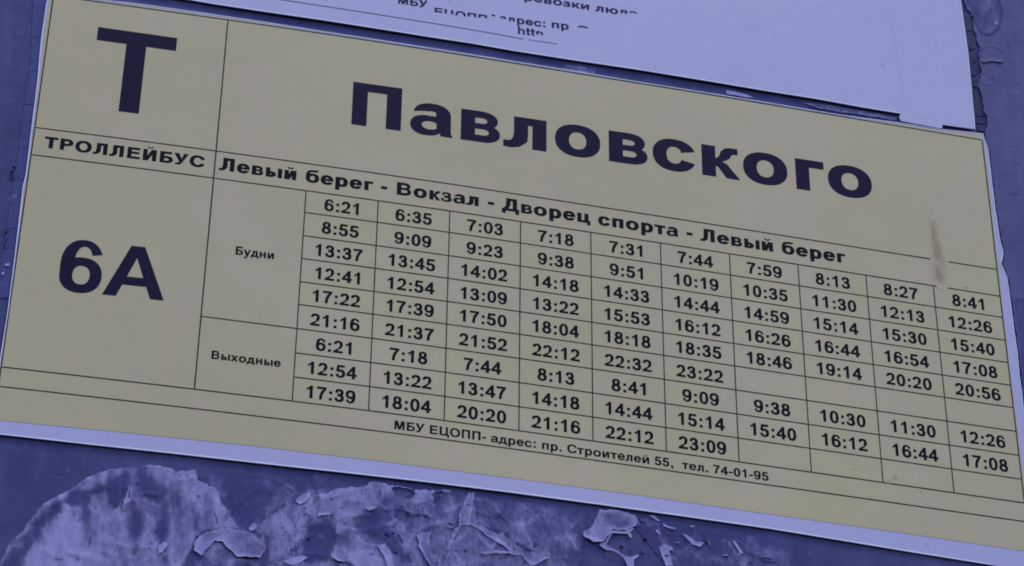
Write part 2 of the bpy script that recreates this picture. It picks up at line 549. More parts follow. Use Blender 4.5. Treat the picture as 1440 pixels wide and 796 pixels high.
    if ch == 'h': return [Ee(303, 290, 237, 241), N(Ee(303, 290, 237 - s, 241 - b)), N(Rr(40, -10, 600, 290)), Rr(66, 0, 66 + s, 716), Rr(540 - s, 0, 540, 300)], 611
    if ch == 't': return [Rr(85, 60, 85 + s, 680), Rr(15, X - b, 320, X), Rr(85, 0, 310, b)], 333
    if ch == 'p': return glyph('р', s / .96, b / .93)
    # digits and marks (drawn at full weight)
    s, b = s / .96, b / .93
    if ch == '0': return [Ee(278, 358, 240, 368), N(Ee(278, 358, 240 - s, 368 - b))], 556
    if ch == '1': return [Rr(390 - s, 0, 390, H), Pp((280, H), (390, H), (390, 590), (250, 525), (90, 435), (90, 555), (210, 630))], 556
    if ch == '2': return [Ee(270, 498, 230, 220), N(Ee(265, 498, 230 - s, 220 - b)), N(Rr(-20, 200, 262, 498)), N(Pp((262, 200), (262, 400), (330, 420), (520, 380), (520, 200))),
                          Pp((500, 500), (500 - s, 490), (480 - s, 420), (300, 290), (120, 180), (40, 70), (25, 0), (210, 0), (245, 140), (330, 215), (450, 330), (490, 420)), Rr(25, 0, 508, b)], 556
    if ch == '3': return [Ee(268, 517, 215, 202), Ee(270, 207, 240, 220), N(Ee(258, 517, 215 - s, 202 - b * .95)), N(Ee(258, 207, 240 - s, 220 - b)),
                          N(Pp((-50, 190), (195, 232), (195, 480), (-50, 535))), Rr(185, 318, 290, 318 + b * .95)], 556
    if ch == '4': return [Rr(452 - s, 0, 452, H), Rr(20, 148, 538, 148 + b), Pp((20, 200), (20, 270), (330, H), (452, H), (452, 640), (385, 560), (155, 262), (140, 200))], 556
    if ch == '5': return [Ee(272, 232, 245, 245), N(Ee(262, 228, 245 - s, 245 - b)), N(Pp((-60, 195), (160, 215), (160, 330), (-60, 420))),
                          Pp((105, H), (235, H), (192, 400), (155, 330), (48, 350)), Rr(105, H - b, 482, H)], 556
    if ch == '6': return [Ee(285, 358, 252, 370), N(Ee(300, 395, 252 - s, 370 - b - 12)), N(Pp((300, 300), (300, 440), (400, 520), (600, 560), (600, 150), (420, 150))),
                          Ee(283, 235, 247, 247), N(Ee(288, 235, 247 - s, 247 - b))], 556
    if ch == '9':
        g, a = glyph('6', s, b)
        return [(o, [(556 - x, 716 - y) for x, y in p]) for o, p in g], a
    if ch == '7': return [Rr(38, H - b, 515, H), Pp((515, H - b), (515, H), (370, H), (340, H - b - 20), (270, 500), (190, 300), (150, 0), (150 + s, 0), (330, 250), (400, 430), (500, 580))], 556
    if ch == '8': return [Ee(278, 530, 212, 195), Ee(278, 207, 242, 220), N(Ee(278, 530, 212 - s, 195 - b * .9)), N(Ee(278, 207, 242 - s, 220 - b))], 556
    if ch == ':': return [Rr(98, 0, 98 + s, s), Rr(98, 376, 98 + s, 376 + s)], 333
    if ch == '.': return [Rr(72, 0, 72 + s, s)], 278
    if ch == ',': return [Rr(72, 0, 72 + s, s), Pp((72 + s, 20), (72 + s, -40), (130, -150), (80, -160), (130, 0))], 278
    if ch == '-': return [Rr(40, 200, 295, 200 + b * 1.1)], 333
    return [], 278

_gc = {}
def glyph_tris(ch, s, b, cut=None):
    key = (ch, round(s), round(b), cut)
    if key in _gc:
        return _gc[key]
    ops, adv = glyph(ch, s, b)
    if cut is not None and ops:
        ops = list(ops) + [('-', [(-100, -400), (1200, -400), (1200, cut + 40), (600, cut), (-100, cut - 30)])]
    if not ops:
        _gc[key] = ([], [], adv)
        return _gc[key]
    vs, es = [], []
    for _, p in ops:
        k = len(vs)
        vs += [Vector(q) for q in p]
        es += [(k + i, k + (i + 1) % len(p)) for i in range(len(p))]
    r = delaunay_2d_cdt(vs, es, [], 0, 0.01)
    pv = np.array([(v.x, v.y) for v in r[0]])
    tris = [tuple(f) for f in r[2]]
    cen = np.array([pv[list(f)].mean(0) for f in tris])
    st = np.zeros(len(tris), bool)
    for o, p in ops:
        m = inside_many(cen, p)
        st[m] = (o == '+')
    tris = [f for f, k in zip(tris, st) if k]
    used = sorted({i for f in tris for i in f})
    mp = {i: n for n, i in enumerate(used)}
    _gc[key] = ([tuple(pv[i]) for i in used], [tuple(mp[i] for i in f) for f in tris], adv)
    return _gc[key]

def lettering(name, text, u0, u1, base0, base1, cap, parent, mat, s=143, b=118, lift=0.16, hfun=None, mapf=on, cuts=None, anchor='both', em=None, track=0):
    """text with its ink running from u0 to u1, baseline base0..base1 (v grows downwards), capital height cap in v"""
    hfun = hfun or sheet_h
    pts, fs, x = [], [], 0.0
    for i, ch in enumerate(text):
        cut = None
        if cuts and i in cuts:
            if cuts[i] == 'gone':
                x += glyph(ch, s, b)[1] + track
                continue
            cut = cuts[i]
        gp, gt, adv = glyph_tris(ch, s, b, cut)
        k = len(pts)
        pts += [(x + a, c) for a, c in gp]
        fs += [tuple(k + j for j in f) for f in gt]
        x += adv + track
    xs = [p[0] for p in pts]
    x0, x1 = min(xs), max(xs)
    if anchor == 'centre':
        kx = em
        uc = (u0 + u1) / 2
        off = uc - kx * (x0 + x1) / 2
    else:
        kx = (u1 - u0) / (x1 - x0)
        off = u0 - kx * x0
    verts = []
    for a, c in pts:
        uu = off + kx * a
        t = (uu - u0) / max(u1 - u0, 1e-9)
        vv = base0 + (base1 - base0) * t - c / 716.0 * cap
        X_, Z_ = mapf(uu, vv)
        verts.append((X_, -(hfun(X_, Z_) + lift * MM), Z_))
    f0 = []
    for f in fs:
        a, b_, c = (Vector(verts[i]) for i in f[:3])
        f0.append(f if (b_ - a).cross(c - a).y < 0 else tuple(reversed(f)))
    return mesh_obj(name, verts, f0, mat, parent)

# ================================================================== SETTING: the wall
def wall_grid():
    o = mesh_obj("wall", [], [], M_WALL)
    return o
x0, x1, z0, z1 = -0.75, 0.95, -0.62, 0.62
n = 170
gx = np.linspace(x0, x1, n)
gz = np.linspace(z0, z1, n)
verts, faces = [], []
for j in range(n):
    for i in range(n):
        h = 0.35 * MM * noise.fractal(Vector((gx[i] * 14, gz[j] * 14, 1.0)), 1.0, 2.0, 3)
        verts.append((gx[i], -h * 0.5, gz[j]))
for j in range(n - 1):
    for i in range(n - 1):
        a = j * n + i
        faces.append((a, a + 1, a + n + 1, a + n))
k = len(verts)
verts += [(x0, .12, z0), (x1, .12, z0), (x1, .12, z1), (x0, .12, z1)]
faces += [(k + 3, k + 2, k + 1, k)]
c00, c10, c01, c11 = 0, n - 1, (n - 1) * n, n * n - 1
faces += [tuple([k, k + 1] + list(range(n - 1, -1, -1))),
          tuple([k + 2, k + 3] + list(range(c01, c11 + 1))),
          tuple([k + 3, k] + [j * n for j in range(n)]),
          tuple([k + 1, k + 2] + [j * n + n - 1 for j in range(n - 1, -1, -1)])]
wall = mesh_obj("wall", verts, faces, M_WALL, None, True)
wall["kind"] = "structure"
wall["label"] = "rough blue-violet painted wall with glue stains"

# the newer coat of paint to the right, broken off along the notice
edge_px = [(1340, -90), (1347, -30), (1354, 0), (1357, 8), (1359, 15), (1365, 19), (1367.5, 30), (1368, 44), (1372.5, 50), (1373, 62), (1378, 69), (1375, 77),
           (1376, 88), (1378.5, 99), (1377.5, 110), (1373.5, 121), (1377, 127), (1380, 138), (1382, 150), (1383, 160), (1387.5, 165), (1388, 176), (1384, 188),
           (1387, 204), (1390, 214), (1393.5, 240), (1397, 268), (1400, 295), (1403.5, 315), (1407, 338), (1411.5, 356), (1411, 366), (1409, 373), (1413, 381), (1417, 391), (1422, 425),
           (1427, 465), (1432, 498), (1435, 530), (1438.5, 557), (1442.5, 597), (1451, 680), (1464, 808), (1470, 860)]
far = [(1800, 920), (1750, -200)]
poly = [px(*p) for p in edge_px]
poly = refine(poly, 0.0011, 0.0005, 3, closed=False) + [px(*p) for p in far]

def coat_h(x, z):
    e = noise.fractal(Vector((x * 60, z * 60, 5.0)), 1.0, 2.0, 3)
    return 1.0 * MM + 0.10 * MM * e
coat = slab("paint_coat", poly, M_COAT, coat_h, 1.6 * MM, None, grid=0.0035)
coat["kind"] = "structure"
coat["label"] = "newer violet paint coat right of the notice, broken edge"

# broken render blocks in the gap between the notice and the coat
blocks = [[(1345, -20), (1352, -2), (1357, 12), (1357, 17), (1349, 15), (1346, 0)],
          [(1351, 19), (1364, 21), (1366.5, 32), (1366, 44), (1356, 44), (1353, 30)],
          [(1357, 47), (1366, 48), (1371, 54), (1371.5, 64), (1372, 68), (1362, 72), (1358.5, 60)],
          [(1361, 76), (1373, 73), (1373, 88), (1363, 91)],
          [(1363.5, 93.5), (1375, 91), (1377, 100), (1371, 108), (1364, 105)],
          [(1365, 109), (1374, 110), (1371.5, 120), (1373, 124), (1366.5, 122)],
          [(1367, 127), (1375, 128), (1379, 142), (1381, 158), (1384, 165), (1370, 163)],
          [(1371, 166.5), (1386, 169), (1386, 175), (1372, 174)],
          [(1372.5, 177), (1386, 178.5), (1383, 186), (1374, 184)]]
for i, bl in enumerate(blocks):
    p = refine([px(*q) for q in bl], 0.0008, 0.0003, i)
    slab("render_chunk", p, M_BASE, lambda x, z, i=i: (0.30 + 0.10 * (i % 3)) * MM + 0.12 * MM * noise.noise(Vector((x * 500, z * 500, i))), 0.8 * MM, wall, grid=0.0012)

# lens-shaped blister with a lifted lower lip
def blister(name, outline_px, hmax, mat, seed, parent, base=0.98, lip=None):
    outl = smooth_poly([px(*q) for q in outline_px], 2)
    outl = refine(outl, 0.0012, 0.0001, seed)
    def h(pts):
        d = dist_many(pts, outl)
        r = base * MM + hmax * np.clip(d / 0.0022, 0, 1) ** 0.7
        if lip is not None:
            L = [px(*q) for q in lip]
            r = r + 0.55 * MM * np.exp(-(dist_many(pts, L, False) / 0.0010) ** 2)
        return r
    h.vec = True
    return slab(name, outl, mat, h, 1.3 * MM, parent, grid=0.0012)
blister("paint_blister", [(1376, 70), (1385, 65), (1394, 64.5), (1404, 68), (1411, 77), (1411, 91), (1400, 90), (1392, 88.5), (1379, 92), (1377, 80)], 0.05 * MM, M_COAT, 4, coat, base=1.10,
        lip=[(1379, 91), (1392, 88), (1410, 91.5)])
blister("paint_blister", [(1374, 70), (1384, 66.5), (1394, 65), (1404, 67.5), (1411, 76), (1409, 77), (1402, 70.5), (1393, 68), (1385, 69.5), (1377, 73)], 0.25 * MM, M_COAT, 6, coat, base=1.25)
0 and blister("paint_blister", [(1371, 8), (1385, 3), (1399, 10), (1401, 35), (1396, 51), (1388, 52.5), (1379, 49), (1372, 30)], 0.25 * MM, M_COAT, 9, coat, lip=[(1379, 50), (1388, 52), (1397, 50)])
# a flake at the right edge, beside the first rows
blister("paint_flake", [(1424, 424), (1432, 421), (1445, 425), (1480, 440), (1490, 520), (1460, 600), (1440, 580), (1434, 500), (1428, 450)], 0.2 * MM, M_WALL, 12, coat,
        lip=[(1425, 424), (1433, 421.5), (1446, 426), (1480, 440)])

# ================================================================== torn paper left on the wall
def ridge(pts):
    out = []
    for a, b in pts:
        w = noise.noise_vector(Vector((a * 55, b * 55, 2.0))) * 0.55
        t1 = 1 - abs(noise.noise(Vector((a * 62 + w.x, b * 50 + w.y, 4.0)))) * 2.2
        t2 = 1 - abs(noise.noise(Vector((a * 150 + w.y * 2, b * 120 + w.z * 2, 9.0)))) * 2.2
        out.append(max(t1, 0) ** 9 + 0.5 * max(t2, 0) ** 7)
    return np.array(out)

def scrap(outline, name, label, base=0.45, rim=0.35, rimw=0.9, rough=0.0003, soft=(), grid=0.0011, holes=(), cover=0.85, seed=1, lips=(), cat="paper scrap", smooth_it=0, group=None, wr=0.3, feather=0.0, fibre=0.3, streak=0.0, thick=0.22, veins=0.0):
    outl = [px(*q) for q in outline]
    if smooth_it:
        outl = smooth_poly(outl, smooth_it)
    outl = refine(outl, 0.0009, rough, seed)
    hol = [refine(smooth_poly([px(*q) for q in h_], 1), 0.0009, rough, seed + 3) for h_ in holes]
    lipw = [([px(*q) for q in L[0]], L[1] * MM) for L in lips]
    def h(pts):
        d = dist_many(pts, outl)
        for q in hol:
            d = np.minimum(d, dist_many(pts, q))
        nz = np.array([noise.fractal(Vector((a * 160, b * 110, seed)), 1.0, 2.0, 4) for a, b in pts])
        if veins:
            nz = nz * 0.4 + ridge(pts) * 1.6 * veins / wr
        lift = np.array([0.5 + noise.noise(Vector((a * 130, b * 130, seed + 2))) * 1.3 for a, b in pts])
        low = np.clip((float(np.mean([q[1] for q in outl])) - pts[:, 1]) / 0.01 * 0.5 + 0.7, 0.35, 1.3)
        r = base * MM + wr * MM * nz + low * rim * MM * np.clip(lift, 0, 1.3) * np.exp(-(d / (rimw * MM)) ** 2)
        for L, k in lipw:
            r = r + k * np.exp(-(dist_many(pts, L, False) / 0.0007) ** 2)
        return np.maximum(r, (0.20 if feather > 5 else 0.30 + 0.007 * (seed % 23)) * MM)
    h.vec = True
    if feather:
        h0 = h
        def h(pts):
            d = dist_many(pts, outl)
            g0 = 0.2 * MM if base < 1 else (base - 0.14) * MM
            return g0 + (h0(pts) - g0) * np.clip(d / (feather * 0.6 * MM) + 0.25, 0, 1)
        h.vec = True
    def cov(pts):
        c = np.full(len(pts), cover)
        wz = np.array([noise.fractal(Vector((a * 120, b * 120, seed + 30)), 1.0, 2.0, 4) for a, b in pts]) if soft else 0
        if veins:
            c = c + veins * 0.9 * ridge(pts) + 0.25 * np.array([noise.fractal(Vector((a * 45, b * 45, seed + 50)), 1.0, 2.0, 3) for a, b in pts])
        for pl, val, sf in soft:
            q = [px(*k_) for k_ in pl]
            d = dist_many(pts, q)
            ins = inside_many(pts, q)
            sd = np.where(ins, d, -d) + 1.1 * MM * sf * 0.6 * wz
            w = 1 / (1 + np.exp(-sd / (sf * MM * 0.3)))
            c = c * (1 - w) + val * w
        d = dist_many(pts, outl)
        for q in hol:
            d = np.minimum(d, dist_many(pts, q))
        if streak:
            c = c + streak * np.array([noise.fractal(Vector(((a + b * 0.18) * 230, b * 28, seed)), 1.0, 2.0, 3) for a, b in pts])
        if feather:
            nz = np.array([noise.fractal(Vector((a * 140, b * 140, seed + 8)), 1.0, 2.0, 4) for a, b in pts])
            c = c * np.clip((d / (feather * MM)) * (1 + 0.8 * nz), 0, 1)
        c = c + fibre * np.exp(-(d / (0.6 * MM)) ** 2)
        return np.clip(c, 0, 1.3)
    ctr = np.mean(outl, axis=0)
    o = slab(name, outl, M_RES, h, thick * MM, None, hol, grid, cov, True, origin=(float(ctr[0]), 0.0, float(ctr[1])))
    o["label"] = label
    o["category"] = cat
    o["group"] = group or "torn paper left on the wall below the timetable"
    return o

scrap([(180, 688), (186, 687), (185, 695), (184, 704), (178, 712), (174, 721), (171, 716), (174, 706), (177, 698)], "paper_residue", "small curled bead of paper at the centre of the dome-shaped patch", 1.3, 1.0, .5, 0.0003, cover=1.1, seed=75, grid=.0006)
scrap([(222, 770), (232, 763), (236, 768), (228, 779), (222, 781)], "paper_residue", "short bright curl of paper left of the two-lobed flap", 1.1, .8, .5, 0.0002, cover=1.1, seed=76, grid=.0007)
scrap([(200, 800), (206, 790), (214, 792), (220, 786), (226, 800), (222, 812), (203, 812)], "paper_residue", "crumpled paper scrap at the bottom edge inside the dome-shaped patch", .9, 1.0, .7, 0.0004, cover=.9, seed=77, grid=.0008)
scrap([(414, 706), (424, 698), (434, 694), (437, 697), (430, 706), (420, 711)], "paper_residue", "small ragged paper tuft between the leaning film and the timetable edge", .8, .8, .6, 0.0004, cover=.85, seed=78, grid=.0008)
scrap([(349, 745), (356, 738), (361, 741), (358, 747), (352, 749)], "paper_residue", "small ragged paper tuft above the right lobe of the two-lobed flap", .9, .8, .6, 0.0004, cover=1.0, seed=79, grid=.0007)
scrap([(398, 792), (412, 786), (424, 783), (432, 786), (424, 792), (410, 797)], "paper_residue", "torn paper lip at the foot of the leaning film", 1.0, 1.0, .6, 0.0003, cover=1.0, seed=81, grid=.0007)
scrap([(464, 783), (470, 780), (484, 789), (484, 793), (474, 792)], "paper_residue", "raised paper lip at the lower left of the hooked scrap", 1.2, 1.0, .6, 0.0003, cover=1.0, seed=82, grid=.0007)
scrap([(530, 770), (541, 766), (549, 780), (554, 800), (544, 800), (540, 786)], "paper_residue", "bright folded paper lobe at the lower right of the hooked scrap", 1.2, 1.0, .6, 0.0004, cover=1.0, seed=83, grid=.0008)
scrap([(512, 716), (520, 714), (531, 715), (526, 718), (517, 720)], "paper_residue", "bright paper lip above the dark pocket in the hooked scrap", 1.1, .6, .5, 0.0002, cover=1.1, seed=84, grid=.0007)
scrap([(446, 724), (450, 722), (463, 722), (464, 726), (452, 727), (446, 729)], "paper_residue", "bright paper lip at the left foot of the hooked scrap", 1.1, .6, .5, 0.0002, cover=1.15, seed=85, grid=.0007)
F = "faint glue film stained into the wall below the timetable"
scrap([(262, 664), (330, 668), (420, 676), (520, 684), (640, 690), (740, 702), (830, 722), (815, 815), (240, 815), (290, 740), (300, 700)],
      "glue_film", "widest wrinkled glue film behind the torn paper under the timetable's left half", 0.30, 0.02, 0.6, 0.0006, cover=0.44, feather=5.5, fibre=0, seed=71, wr=0.12, grid=0.0009, veins=0.35, cat="glue film", group=F,
      soft=[([(318, 676), (392, 690), (384, 705), (352, 738), (336, 738), (312, 700)], 0.0, 3), ([(430, 740), (466, 728), (470, 760), (460, 790), (425, 790)], 0.0, 2), ([(503, 728), (530, 718), (548, 745), (570, 790), (530, 760), (500, 745)], 0.0, 2)])
scrap([(870, 724), (960, 740), (1060, 752), (1120, 770), (1140, 815), (880, 815), (930, 790), (900, 750)],
      "glue_film", "faint glue film behind the light flecks, right of the curled leaf", 0.30, 0.02, 0.6, 0.0006, cover=0.20, feather=6, fibre=0, seed=72, wr=0.12, grid=0.0009, veins=0.22, cat="glue film", group=F)
scrap([(1357, -20), (1400, -20), (1410, 20), (1404, 45), (1392, 53), (1378, 50), (1369, 35), (1366, 16), (1358, 5)],
      "glue_film", "pale glue film on the paint right of the notice's edge", 1.15, 0.0, 0.6, 0.0005, cover=0.36, feather=2.2, fibre=0, seed=73, wr=0.03, thick=0.3, grid=0.001, cat="glue film", group="marks right of the notice",
      lips=[([(1379, 50), (1388, 52.5), (1398, 49)], .25)])
scrap([(1397, 34), (1401, 33), (1402, 37), (1398, 38)], "paper_fleck", "tiny pale fleck on the paint beside the pale glue film", 1.3, .1, .4, 0.0001, cover=1.0, seed=74, grid=.0005, group="marks right of the notice")
scrap([(-16, 815), (-4, 796), (4, 782), (12, 765), (31, 747), (39, 734), (59, 710), (74, 701), (104, 685), (121, 672), (141, 664), (163, 659), (190, 657.5), (208, 654), (225, 655), (240, 659), (247, 664),
       (262, 662), (275, 661), (279, 675), (292, 682), (304, 685), (312, 706), (322, 722), (333, 738), (340, 747), (318, 745), (304, 748), (290, 750), (276, 756), (270, 775), (262, 790), (250, 815)],
      "paper_residue", "largest torn paper patch, dome-shaped, at the lower left below the timetable", 0.44, 0.55, 1.0, 0.0006, feather=0.7, streak=0.38, grid=0.0009, cover=0.70, fibre=0.25, veins=0.22,
      soft=[([(-10, 812), (8, 785), (22, 765), (45, 740), (62, 716), (80, 706), (110, 692), (140, 680), (175, 672), (172, 690), (128, 700), (118, 712), (90, 712), (76, 730), (60, 752), (40, 780), (20, 812)], 0.10, 2.2),
            ([(150, 690), (166, 672), (182, 666), (180, 690), (172, 712), (158, 718), (152, 704)], 0.0, 1.5),
            ([(196, 668), (212, 672), (238, 690), (236, 706), (212, 706), (198, 692)], 0.08, 1.6),
            ([(112, 700), (128, 700), (126, 730), (118, 770), (110, 740)], 0.2, 2.4),
            ([(186, 720), (200, 722), (196, 760), (188, 780), (180, 760)], 0.15, 2.2),
            ([(226, 700), (240, 705), (236, 745), (226, 765), (216, 750), (230, 730)], 0.15, 2.0),
            ([(240, 690), (262, 700), (280, 720), (290, 745), (260, 752), (245, 730)], 0.42, 3.0),
            ([(60, 765), (85, 730), (105, 720), (114, 760), (112, 812), (50, 812)], 1.15, 3.0)],
      seed=2, lips=[([(180, 700), (170, 740), (160, 800)], 0.5), ([(180, 688), (184, 706), (174, 716)], 1.2), ([(196, 695), (220, 697)], 0.6), ([(225, 655), (190, 657), (163, 659)], .4),
                    ([(236, 690), (232, 715), (228, 745), (220, 770)], 0.5)], wr=0.45)
scrap([(281, 783), (271, 776), (273, 765), (280, 756), (290, 750), (304, 748), (318, 745), (334, 747), (347, 749), (357, 757), (371, 768), (373, 777), (365, 786), (350, 787), (333, 786), (322, 774), (312, 766), (302, 762), (292, 771), (284, 781)],
      "paper_residue", "two-lobed pale flap of torn paper hanging right of the dome-shaped patch", 0.9, 1.1, 0.9, 0.0006, cover=0.74, veins=0.2, fibre=0.35, seed=5, wr=0.3)
scrap([(345, 815), (352, 800), (372, 784), (375, 776), (371, 765), (355, 752), (350, 746), (362, 735), (372, 722), (390, 710), (410, 705), (430, 693), (438, 676), (441, 664), (466, 669), (462, 678), (450, 690), (446, 702), (446, 722), (438, 735),
       (431, 742), (426, 748), (424, 765), (419, 778), (407, 786), (398, 790), (388, 795), (384, 815)],
      "paper_residue", "long leaning film of torn paper left of the hooked scrap", 0.36, 0.25, 0.9, 0.0006, feather=2.5, fibre=0.1, veins=0.22,
      soft=[([(430, 690), (441, 664), (466, 669), (450, 690)], 0.25, 2.0), ([(352, 800), (372, 784), (384, 800), (380, 815), (345, 815)], 0.2, 2)], seed=8, cover=0.72)
scrap([(445, 699), (459, 693), (468, 689), (494, 686), (512, 684), (525, 677), (547, 682), (563, 684), (582, 689), (608, 690), (621, 689), (640, 691), (625, 697), (611, 707), (613, 722), (611, 733), (596, 726), (576, 727), (567, 718),
       (543, 720), (533, 715), (525, 714.5), (513, 720), (498, 732), (498, 742), (504, 756), (517, 765), (535, 767), (545, 777), (553, 795), (556, 815), (520, 815), (486, 792), (465, 789), (464, 781), (472, 766), (470, 752), (472, 738), (465, 725), (445, 726), (444, 722), (447, 705)],
      "paper_residue", "hooked scrap of torn paper with two holes under the timetable's left half", 0.55, 1.0, 0.8, 0.0007, cover=0.66, veins=0.32, fibre=0.45, feather=0.5,
      holes=[[(548, 686), (566, 687), (584, 691), (583, 699), (576, 704), (566, 703), (555, 695)], [(607, 695), (625, 692), (614, 701), (610, 706)]],
      soft=[([(490, 780), (510, 776), (530, 782), (528, 800), (500, 800)], 1.1, 2), ([(525, 690), (560, 705), (560, 716), (535, 712)], 0.35, 2), ([(470, 752), (488, 755), (484, 768), (472, 768)], .3, 1.2)],
      seed=11, lips=[([(447, 722), (446, 705), (458, 695), (468, 690)], 0.5), ([(486, 708), (502, 706)], .8), ([(568, 722), (590, 724), (612, 732)], .7), ([(519, 686), (526, 705), (536, 720)], .6), ([(465, 786), (480, 790)], .6), ([(555, 688), (562, 705), (566, 714)], .5)])
scrap([(536, 718), (552, 722), (566, 727), (560, 745), (568, 762), (580, 790), (584, 815), (560, 815), (552, 782), (540, 760), (528, 742)],
      "paper_residue", "dark thin strip of torn paper between the hooked scrap and the ridge", 0.34, 0.15, 0.8, 0.0004, feather=1.5, fibre=0.05, cover=0.2, seed=14)
scrap([(586, 752), (596, 750), (606, 750), (603, 757), (605, 768), (614, 776), (622, 781), (628, 790), (620, 815), (606, 800), (598, 788), (588, 770)],
      "paper_residue", "small crumpled scrap of torn paper left of the diagonal ridge", 0.6, 1.1, 0.8, 0.0005, cover=0.65, seed=17, wr=.5)
scrap([(658, 694), (667, 694), (663, 716), (661, 737), (672, 742), (685, 747), (709, 756), (720, 764), (733, 778), (742, 781), (752, 781), (764, 778), (772, 778), (771, 786), (754, 795), (745, 797), (733, 783), (711, 781), (696, 783), (675, 780),
       (677, 777), (696, 778), (716, 777), (709, 771), (696, 763), (682, 752), (660, 739), (650, 739), (643, 749), (633, 770), (630, 790), (627, 815), (612, 815), (616, 786), (627, 775), (634, 756), (644, 740), (645, 725), (651, 711)],
      "paper_residue", "diagonal ridge of torn paper with a branch running down to the right", 0.6, 1.2, 0.9, 0.0006, fibre=0.4, veins=0.2, cover=0.60, seed=20, wr=0.3,
      lips=[([(656, 700), (647, 730), (636, 755), (622, 782)], .7), ([(690, 780), (720, 780)], .6)])
scrap([(667, 694), (700, 699), (712, 702), (714, 722), (722, 742), (732, 760), (748, 762), (762, 765), (764, 777), (745, 778), (733, 772), (716, 758), (700, 752), (680, 744), (666, 736), (666, 715)],
      "paper_residue", "thin brownish film of torn paper right of the diagonal ridge", 0.34, 0.15, 0.8, 0.0006, feather=2.5, fibre=0.08, cover=0.36, seed=23, lips=[([(673, 722), (690, 726), (706, 724)], .6), ([(724, 764), (740, 772), (752, 778)], .9)])
scrap([(842, 718), (850, 720), (858, 718.5), (882, 723), (893, 727), (897, 736), (892, 741), (887, 744), (880, 747), (868, 747), (860, 747), (856, 755), (850, 762), (842, 766), (834, 765), (819, 757), (819, 751), (829, 746), (836, 734)],
      "paper_residue", "curled leaf of torn paper with a raised lower lip below the timetable's middle", 0.9, 1.5, 0.8, 0.00035, cover=0.78, seed=26, wr=.15,
      soft=[([(850, 727), (868, 726), (890, 732), (886, 744), (860, 744), (852, 740)], 0.4, 1.5)], lips=[([(820, 756), (834, 764), (842, 765)], .6), ([(846, 722), (846, 738)], .5), ([(851, 724), (867, 724)], .6)])
scrap([(860, 748), (866, 749), (878, 749.5), (888, 744), (890, 746), (885, 750.5), (888, 757), (885, 759), (882, 753), (866, 752), (860, 752), (855, 762), (852, 769), (861, 774), (878, 784), (886, 786), (897, 782), (897, 784),
       (890, 790), (890, 800), (882, 799), (876, 787), (866, 779), (851, 776), (841, 768), (850, 764), (855, 755)],
      "paper_residue", "thin branching ribbon of torn paper trailing from the curled leaf", 1.1, 0.9, 0.6, 0.0003, cover=1.0, seed=29, wr=.15, grid=0.0008)
scrap([(897, 727), (916, 727), (930, 736), (936, 750), (944, 765), (953, 780), (960, 798), (946, 798), (936, 785), (930, 772), (920, 756), (908, 742)],
      "paper_residue", "faint slanting film of torn paper between the curled leaf and the light flecks", 0.36, 0.15, 0.8, 0.0005, feather=1.5, fibre=0.05, cover=0.42, seed=31)
scrap([(926, 771), (934, 767), (944, 770), (946, 775), (940, 775), (946, 797), (936, 797), (930, 784)],
      "paper_residue", "upright shred of torn paper at the bottom edge, right of the ribbon", 0.6, 0.6, 0.6, 0.0003, cover=0.8, seed=33, grid=0.0008)
scrap([(912, 727), (919, 727), (928, 734), (924, 734)], "paper_fleck", "light fleck of paper touching the shadow under the timetable edge", 0.8, .3, .5, 0.0001, cover=1.2, seed=35, grid=.0006)
scrap([(932, 736), (936, 740), (950, 745), (948, 746.5), (939, 744), (932.5, 741)], "paper_fleck", "curved light fleck of paper just right of the fleck at the edge", 0.8, .3, .5, 0.0001, cover=1.2, seed=36, grid=.0006)
scrap([(921, 746), (924, 746), (928, 754), (923, 751)], "paper_fleck", "short upright fleck of paper below the curved fleck", 0.8, .3, .5, 0.0001, cover=1.1, seed=37, grid=.0006)
scrap([(969, 741), (975, 741), (975, 743), (970, 743)], "paper_fleck", "tiny lone paper fleck on bare wall", 0.7, .3, .5, 0.0001, cover=1.1, seed=38, grid=.0005)
scrap([(958, 752), (965, 754), (978, 763), (989, 764.5), (984, 771), (973, 767), (966, 760)], "paper_fleck", "wedge-shaped pale paper fleck with a thin tail", 0.8, .4, .6, 0.0002, cover=1.1, seed=39, grid=.0006)
scrap([(989, 766), (1004, 762), (1020, 758.5), (1028, 762), (1040, 778), (1050, 785), (1052, 800), (1038, 800), (1030, 780), (1020, 764), (1004, 765)], "paper_residue", "faint forked crease of glued paper right of the wedge-shaped fleck", 0.4, .25, .6, 0.0004, cover=0.5, feather=0.8, fibre=.1, seed=40, grid=.0009)
scrap([(1029, 762), (1033, 763), (1044, 780), (1040, 781)], "paper_fleck", "narrow slanting paper fleck over the forked crease", 1.0, .4, .5, 0.0001, cover=1.0, seed=41, grid=.0006)
scrap([(1050, 752), (1064, 754), (1070, 768), (1086, 772), (1094, 785), (1090, 796), (1070, 792), (1056, 783), (1046, 778), (1040, 765)], "paper_residue", "rightmost faint patch of glued paper below the timetable", 0.34, .15, .8, 0.0005, cover=0.42, feather=2.0, fibre=.05, seed=43,
      lips=[([(1044, 781), (1060, 779), (1075, 787), (1098, 794)], .7)])

